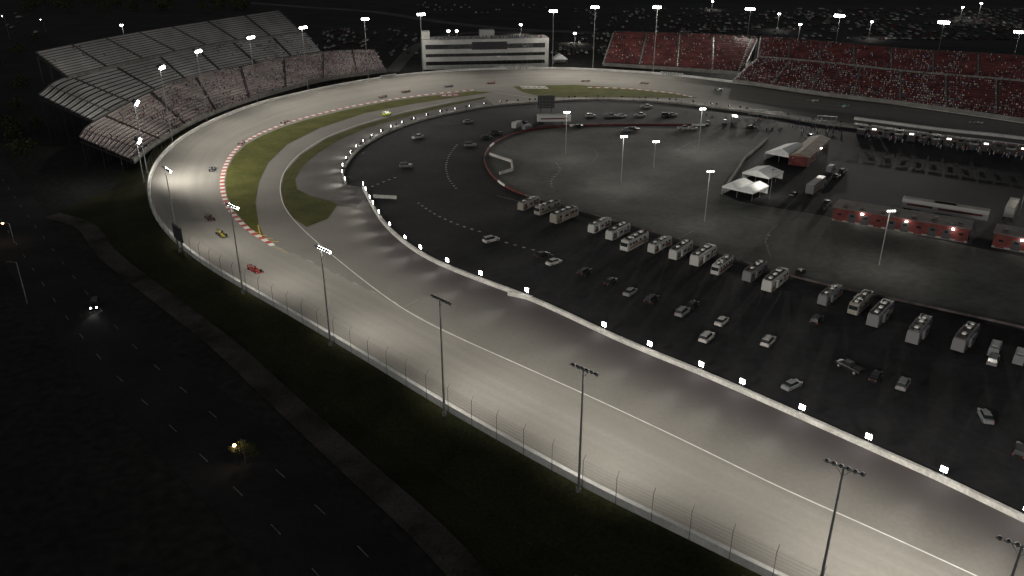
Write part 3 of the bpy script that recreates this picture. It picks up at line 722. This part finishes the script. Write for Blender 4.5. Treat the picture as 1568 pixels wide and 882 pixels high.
for i,(x,y) in enumerate([(810,318),(838,325),(864,337),(918,352),(946,362),(971,378),(1010,382),(1042,391),(1076,400),(1105,414),(1155,424),(1186,438),(1270,460),(1316,473),(1346,490),(1405,515),(1476,527)]):
    inst('motorhome',MH[(i*7)%3],P(x,y,.13),RDIR-.05+U(-.07,.07)+(math.pi if i%4==1 else 0),random.choice([(.36,.36,.35),(.24,.225,.20),(.16,.16,.17),(.38,.38,.37)]),scale=[.86,.92,1.0][i%3] if i<14 else 1.0)
for x,y in ((1522,540),(1560,552)): inst('van',VAN,P(x,y,.1),RDIR,SI)
for x,y,me,c in [(1240,212,PIC,WH),(1252,214,SUV,BK),(1272,262,VAN,SI),(1240,290,SUV,BK),(1255,285,BOX,SI),(1280,272,SED,BK),(1290,265,SUV,BK),(1215,300,SED,BK),(1265,315,PIC,BK)]:
    pk(me,x,y,RDIR,c,nm[me.name])
pt=MB(); pl=resample(cat(PX([(1308,183),(1440,200),(1568,214),(1800,248)]),6),3); wall(pt,pl,1.6,1.2,M_CONC,z0=0); pt.obj('pit_wall')
pt=MB(); pl2=resample(cat(PX([(1308,191),(1440,209),(1568,225),(1800,262)]),6),3); wall(pt,pl2,.4,1.0,M_CONC,z0=0); pt.obj('pit_wall')
for k in range(15):
    x=1318+k*19; p=P(x,205+ (x-1310)*0.135,.1)
    mb=MB(); mb.box((0,0,1.2),(3.2,2,2.2),M_DSTEEL);mb.box((0,0,2.35),(3.4,2.2,.12),M_PANEL if k%3==0 else M_REDDK)
    for a_ in(-1.5,1.5): mb.cyl((a_,-.9,0),(a_,-.9,3.9),.05,.05,4,M_STEEL);mb.cyl((a_,.9,0),(a_,.9,3.9),.05,.05,4,M_STEEL)
    mb.box((0,0,3.95),(3.6,2.4,.14),random.choice([M_ROOF,M_REDDK,M_DSTEEL]));mb.box((0,-1.05,3.2),(1.6,.08,.6),M_LAMPD if k%3==1 else M_GLASS)
    o=mb.obj('pit_cart');o.location=p;o.rotation_euler=(0,0,-.55+U(-.1,.1))
    for q in range(9): person(cr,p+Vector((U(-5,5),U(-5,2),0)),U(0,6),False)
for q in range(40): person(cr,P(U(1150,1290),U(185,205),.1),U(0,6),False)
cr.obj('spectator_crowd')
for x,y in((1160,178),(1182,181),(1265,188)):
    mb=MB()
    for a_ in(-4,4): mb.cyl((a_,0,0),(a_,0,3),.12,.12,6,M_STEEL)
    mb.box((0,0,3),(8.4,.3,.3),M_PANEL);mb.box((0,0,.9),(8,.12,.12),M_PANEL)
    for a_ in(-2,0,2): mb.cyl((a_,0,0),(a_,0,3),.07,.07,4,M_STEEL)
    o=mb.obj('barrier_gate');o.location=P(x,y,.1);o.rotation_euler=(0,0,-.3)
def board(p,w,h,zt,face,name='scoreboard'):
    mb=MB()
    for a_ in(-w*.3,w*.3): mb.cyl((a_,0,-1),(a_,0,zt-h),.15,.15,6,M_DSTEEL)
    mb.box((0,0,zt-h/2),(w,.5,h),M_DSTEEL)
    for i in range(4):
        for j in range(3): mb.box((-w/2+w*(i+.5)/4,.27,zt-h+h*(j+.5)/3),(w/4*.8,.03,h/3*.8),M_GLASS)
    for j in range(4): mb.box((0,-.27,zt-h+h*(j+.5)/4),(w*.95,.05,.14),M_MSTEEL)
    for j in range(5): mb.box((-w/2+w*(j+.5)/5,-.32,zt-h/2),(.14,.05,h*.95),M_MSTEEL)
    o=mb.obj(name);o.location=p;o.rotation_euler=(0,0,math.atan2(face.y,face.x)-math.pi/2)
b=P(283,388,ZO-.3);f,q=nearest_in(b);board(q-f*2.2+Vector((1,-1,0)),6,4,7.5,f)
board(P(836,172,.1),8,6,8,Vector((0,1,0)))
# ---------------------------------------------------------------- race cars
def racecar(col,c2,name='race_car'):
    mp=mat('race_livery',tuple(c*.6 for c in col),.35,noise=.05,scale=1,spec=.5);m2=mat('race_livery_trim',tuple(c*.6 for c in c2),.35,noise=.05,scale=1)
    mb=MB()
    def sec(x,hw,zb,zt): return [(x,-hw,zb),(x,-hw,zb+(zt-zb)*.6),(x,-hw*.6,zt),(x,hw*.6,zt),(x,hw,zb+(zt-zb)*.6),(x,hw,zb)]
    mb.loft([sec(2.45,.09,.18,.32),sec(1.6,.19,.16,.5),(sec(.6,.33,.12,.66)),sec(.0,.36,.1,.68),sec(-.5,.36,.1,.98),sec(-1.4,.25,.12,.8),sec(-2.2,.14,.2,.55)],mp)
    for s in(-1,1):
        mb.loft([[(x,s*a,zb),(x,s*b_,zb),(x,s*b_,zt),(x,s*a,zt)][::s] for x,a,b_,zb,zt in((.45,.3,.75,.08,.5),(0,.3,.92,.06,.55),(-1.0,.25,.85,.06,.45),(-1.9,.15,.4,.1,.35))],m2)
        mb.box((2.35,s*.55,.16),(.5,.8,.05),m2);mb.box((2.35,s*.95,.27),(.55,.04,.3),mp)
        mb.box((-2.25,s*.5,.8),(.5,.04,.5),mp)
        mb.cyl((1.5,s*.2,.35),(1.5,s*.8,.33),.03,.03,4,M_DSTEEL);mb.cyl((-1.5,s*.2,.35),(-1.5,s*.8,.33),.04,.04,4,M_DSTEEL)
    mb.box((-2.25,0,.98),(.38,1.0,.05),m2);mb.box((-2.2,0,.7),(.06,.08,.5),M_DSTEEL)
    mb.box((-.1,0,.72),(.7,.42,.06),M_BLACK)
    mb.cyl((-.1,0,.7),(-.1,0,.92),.14,.1,8,M_PANEL)
    mb.box((.3,0,.82),(.35,.5,.24),M_GLASS,tx=.5)
    for x in(1.5,-1.5):
        for s in(-1,1): mb.cyl((x,s*.82-.17,.34),(x,s*.82+.17,.34),.34,.34,14,M_BLACK);mb.cyl((x,s*1.0-.01,.34),(x,s*1.0+.01,.34),.17,.17,8,M_STEEL)
    return mb.obj(name)
def place_race(x,y,col,c2,sc_=1.05):
    o=racecar(col,c2); z=.1
    for _ in range(4):
        p=P(x,y,z); i=min(range(len(O)),key=lambda k:(O[k].lerp(B[k],.5)-p).length)
        e_=(B[i]-O[i]);e_.z=0;t=max(0,min(1,(p-O[i]).dot(e_)/e_.length_squared)); z=.06+(ZO-.06)*(1-t)**1.15+.02
    p=P(x,y,z); d=O[min(i+2,len(O)-1)]-O[max(i-2,0)]
    o.location=p; o.rotation_euler=(0,0,math.atan2(d.y,d.x)+math.pi); o.scale=(sc_,)*3
for x,y,c,c2 in [(390,415,(.5,.04,.03),(.3,.04,.04)),(339,360,(.6,.5,.05),(.05,.05,.05)),(321,335,(.06,.05,.06),(.2,.05,.05)),(325,260,(.05,.06,.1),(.3,.3,.3)),(370,220,(.5,.12,.08),(.6,.6,.6)),(436,188,(.5,.5,.52),(.4,.2,.1)),(586,149,(.6,.2,.1),(.7,.7,.7)),(622,141,(.5,.4,.3),(.6,.3,.1)),(687,133,(.7,.7,.7),(.3,.3,.4)),(752,128,(.6,.5,.4),(.6,.1,.1)),(897,125,(.5,.2,.15),(.7,.7,.7)),(987,128,(.6,.6,.6),(.6,.2,.1)),(1100,138,(.4,.6,.5),(.7,.7,.7)),(1245,155,(.6,.5,.4),(.6,.6,.6)),(1292,163,(.2,.5,.3),(.7,.7,.7)),(1495,189,(.7,.7,.7),(.1,.1,.1))]:
    place_race(x,y,c,c2)
inst('safety_car',SUV,P(592,176,.08),math.atan2(*(P(620,168)-P(570,184)).yx),(.6,.85,.05))
# ---------------------------------------------------------------- distant parked cars
dc=MB(); pal=[M_PANEL,M_STEEL,M_DSTEEL,M_REDDK,M_CONCG,M_DSTEEL]
def dcar(x,y,rz):
    m_=random.choice(pal);X=Matrix.Translation((x,y,0.03))@Matrix.Rotation(rz,4,'Z')
    dc.box((0,0,.7),(4.6,1.85,.7),m_,X,tx=.95,ty=.9);dc.box((-.2,0,1.28),(2.8,1.6,.5),M_GLASS,X,tx=.7,ty=.82);dc.box((-.2,0,1.56),(1.9,1.28,.05),m_,X)
    for a_ in(-1.4,1.4):
        for b_ in(-.85,.85): dc.cyl((a_,b_-.1,.33),(a_,b_+.1,.33),.33,.33,6,M_BLACK,X)
def lot(x0,x1,y0,y1,rowstep,fill):
    a_=P(x0,y1);b_=P(x1,y1);c_=P(x0,y0)
    y=a_.y
    while y<c_.y:
        x=a_.x*y/a_.y
        xe=b_.x*y/b_.y
        while x<xe:
            if R()<fill*(.3+1.6*abs(mathutils.noise.noise((x*.01,y*.01,1)))): dcar(x+U(-.3,.3),y+U(-.5,.5),math.pi/2+U(-.05,.05))
            x+=3.0
        y+=rowstep
lot(880,1568,14,60,16,.5);lot(500,640,45,88,9,.35);lot(845,930,62,84,8,.4);lot(640,840,4,20,30,.3);lot(0,60,20,50,18,.2)
dc.obj('distant_parked_cars')
# ---------------------------------------------------------------- trees
def leafcloud(mb,c,rx,rz,n,s,m_=M_LEAF):
    for _ in range(n):
        d=Vector((random.gauss(0,1),random.gauss(0,1),random.gauss(0,1))).normalized()*(R()**.4)
        k=.75+.4*mathutils.noise.noise((c[0]+d.x*2,c[1]+d.y*2,d.z*2))
        p=Vector((c[0]+d.x*rx*k,c[1]+d.y*rx*k,c[2]+d.z*rz*k))
        a_=Vector((R()-.5,R()-.5,R()-.5)).normalized();b_=a_.cross(Vector((R()-.5,R()-.5,R()-.5))).normalized()
        mb.add([p-a_*s,p+b_*s*.6,p+a_*s,p-b_*s*.6],[(0,1,2,3)],m_)
def tree(p,h,name='tree',n=1300):
    mb=MB();mb.cyl((0,0,0),(0,0,h*.5),h*.03,h*.015,7,M_BARK)
    for k in range(6):
        a_=k*1.1;e_=(math.cos(a_)*h*.33,math.sin(a_)*h*.33,h*(.40+.07*k));mb.cyl((0,0,h*(.2+.05*k)),e_,h*.012,h*.004,5,M_BARK)
        leafcloud(mb,e_,h*.22,h*.16,n//7,.13)
    leafcloud(mb,(0,0,h*.75),h*.2,h*.2,n//7,.13)
    o=mb.obj(name);o.location=p;return o
tree(P(377,709),5.0)
mb=MB();mb.cyl((0,0,0),(0,0,3.9),.06,.05,6,M_DSTEEL);mb.box((0,0,4.0),(.45,.45,.3),M_LAMPO,tx=.7,ty=.7)
o=mb.obj('street_lamp');o.location=P(364,713)
l=bpy.data.lights.new('lamp','POINT');l.energy=110;l.color=(1,.74,.45);l.shadow_soft_size=.2;lo=bpy.data.objects.new('lamp',l);sc.collection.objects.link(lo);lo.parent=o;lo.location=(0.1,-.5,4.2)
def slamp(x,y,ty,lit,e,tx=0):
    mb=MB();b=P(x,y);h=topz(b,ty);mb.cyl((0,0,0),(0,0,h),.1,.06,6,M_STEEL);mb.cyl((0,0,h),(-1.6,0,h+.3),.05,.04,5,M_STEEL);mb.box((-1.8,0,h+.25),(.8,.35,.2),M_DSTEEL);mb.box((-1.8,0,h+.1),(.7,.3,.08),lit)
    if lit!=M_DSTEEL: mb.cyl((-1.8,0,h+.06),(-1.8,0,h-.2),.3,.15,8,lit)
    o=mb.obj('street_lamp');o.location=b
    if e>0:
        l=bpy.data.lights.new('lamp','POINT');l.energy=e;l.color=(1,.66,.36);l.shadow_soft_size=.2;lo=bpy.data.objects.new('lamp',l);sc.collection.objects.link(lo);lo.parent=o;lo.location=(-1.8,0,h-.5)
slamp(22,372,342,M_LAMPO,140);slamp(42,465,402,M_DSTEEL,0);slamp(70,50,30,M_LAMP,0);slamp(15,60,25,M_LAMP,0)
hc=inst('moving_car',SUV,P(146,470,.05),math.radians(-70),BK)
for s in(-1,1):
    mb=MB();mb.box((2.45,s*.6,.85),(.06,.35,.2),M_LAMP2);mb.obj('headlight',parent=hc)
spot(hc,(2.6,0,.85),(1,0,-.12),250,60,size=.1,name='headlamp')
dt=MB()
for k in range(60):
    q=P(U(-60,420),U(-6,18));leafcloud(dt,(q.x,q.y,5),9,6,90,1.2)
for k in range(30):
    q=P(U(-60,60),U(60,240));leafcloud(dt,(q.x,q.y,3),5,4,90,.7)
dt.obj('distant_trees')
# ---------------------------------------------------------------- world
w=bpy.data.worlds.new('World');sc.world=w;w.use_nodes=True;nt=w.node_tree
bg=nt.nodes['Background'];sk=nt.nodes.new('ShaderNodeTexSky');sk.sky_type='NISHITA';sk.sun_disc=False
sk.sun_elevation=math.radians(12);sk.sun_rotation=math.radians(200)
hs=nt.nodes.new('ShaderNodeHueSaturation');hs.inputs['Saturation'].default_value=.1
nt.links.new(sk.outputs[0],hs.inputs['Color']);nt.links.new(hs.outputs[0],bg.inputs['Color']);bg.inputs['Strength'].default_value=0.024
cam=bpy.data.cameras.new('camera');co=bpy.data.objects.new('camera',cam);sc.collection.objects.link(co)
co.location=(0,0,CH);co.rotation_euler=(math.pi/2-TH,0,0);cam.sensor_width=36;cam.lens=F/1568*36;cam.clip_end=12000;cam.clip_start=.5
sc.camera=co
sc.view_settings.view_transform='Standard';sc.view_settings.look='None';sc.view_settings.exposure=0
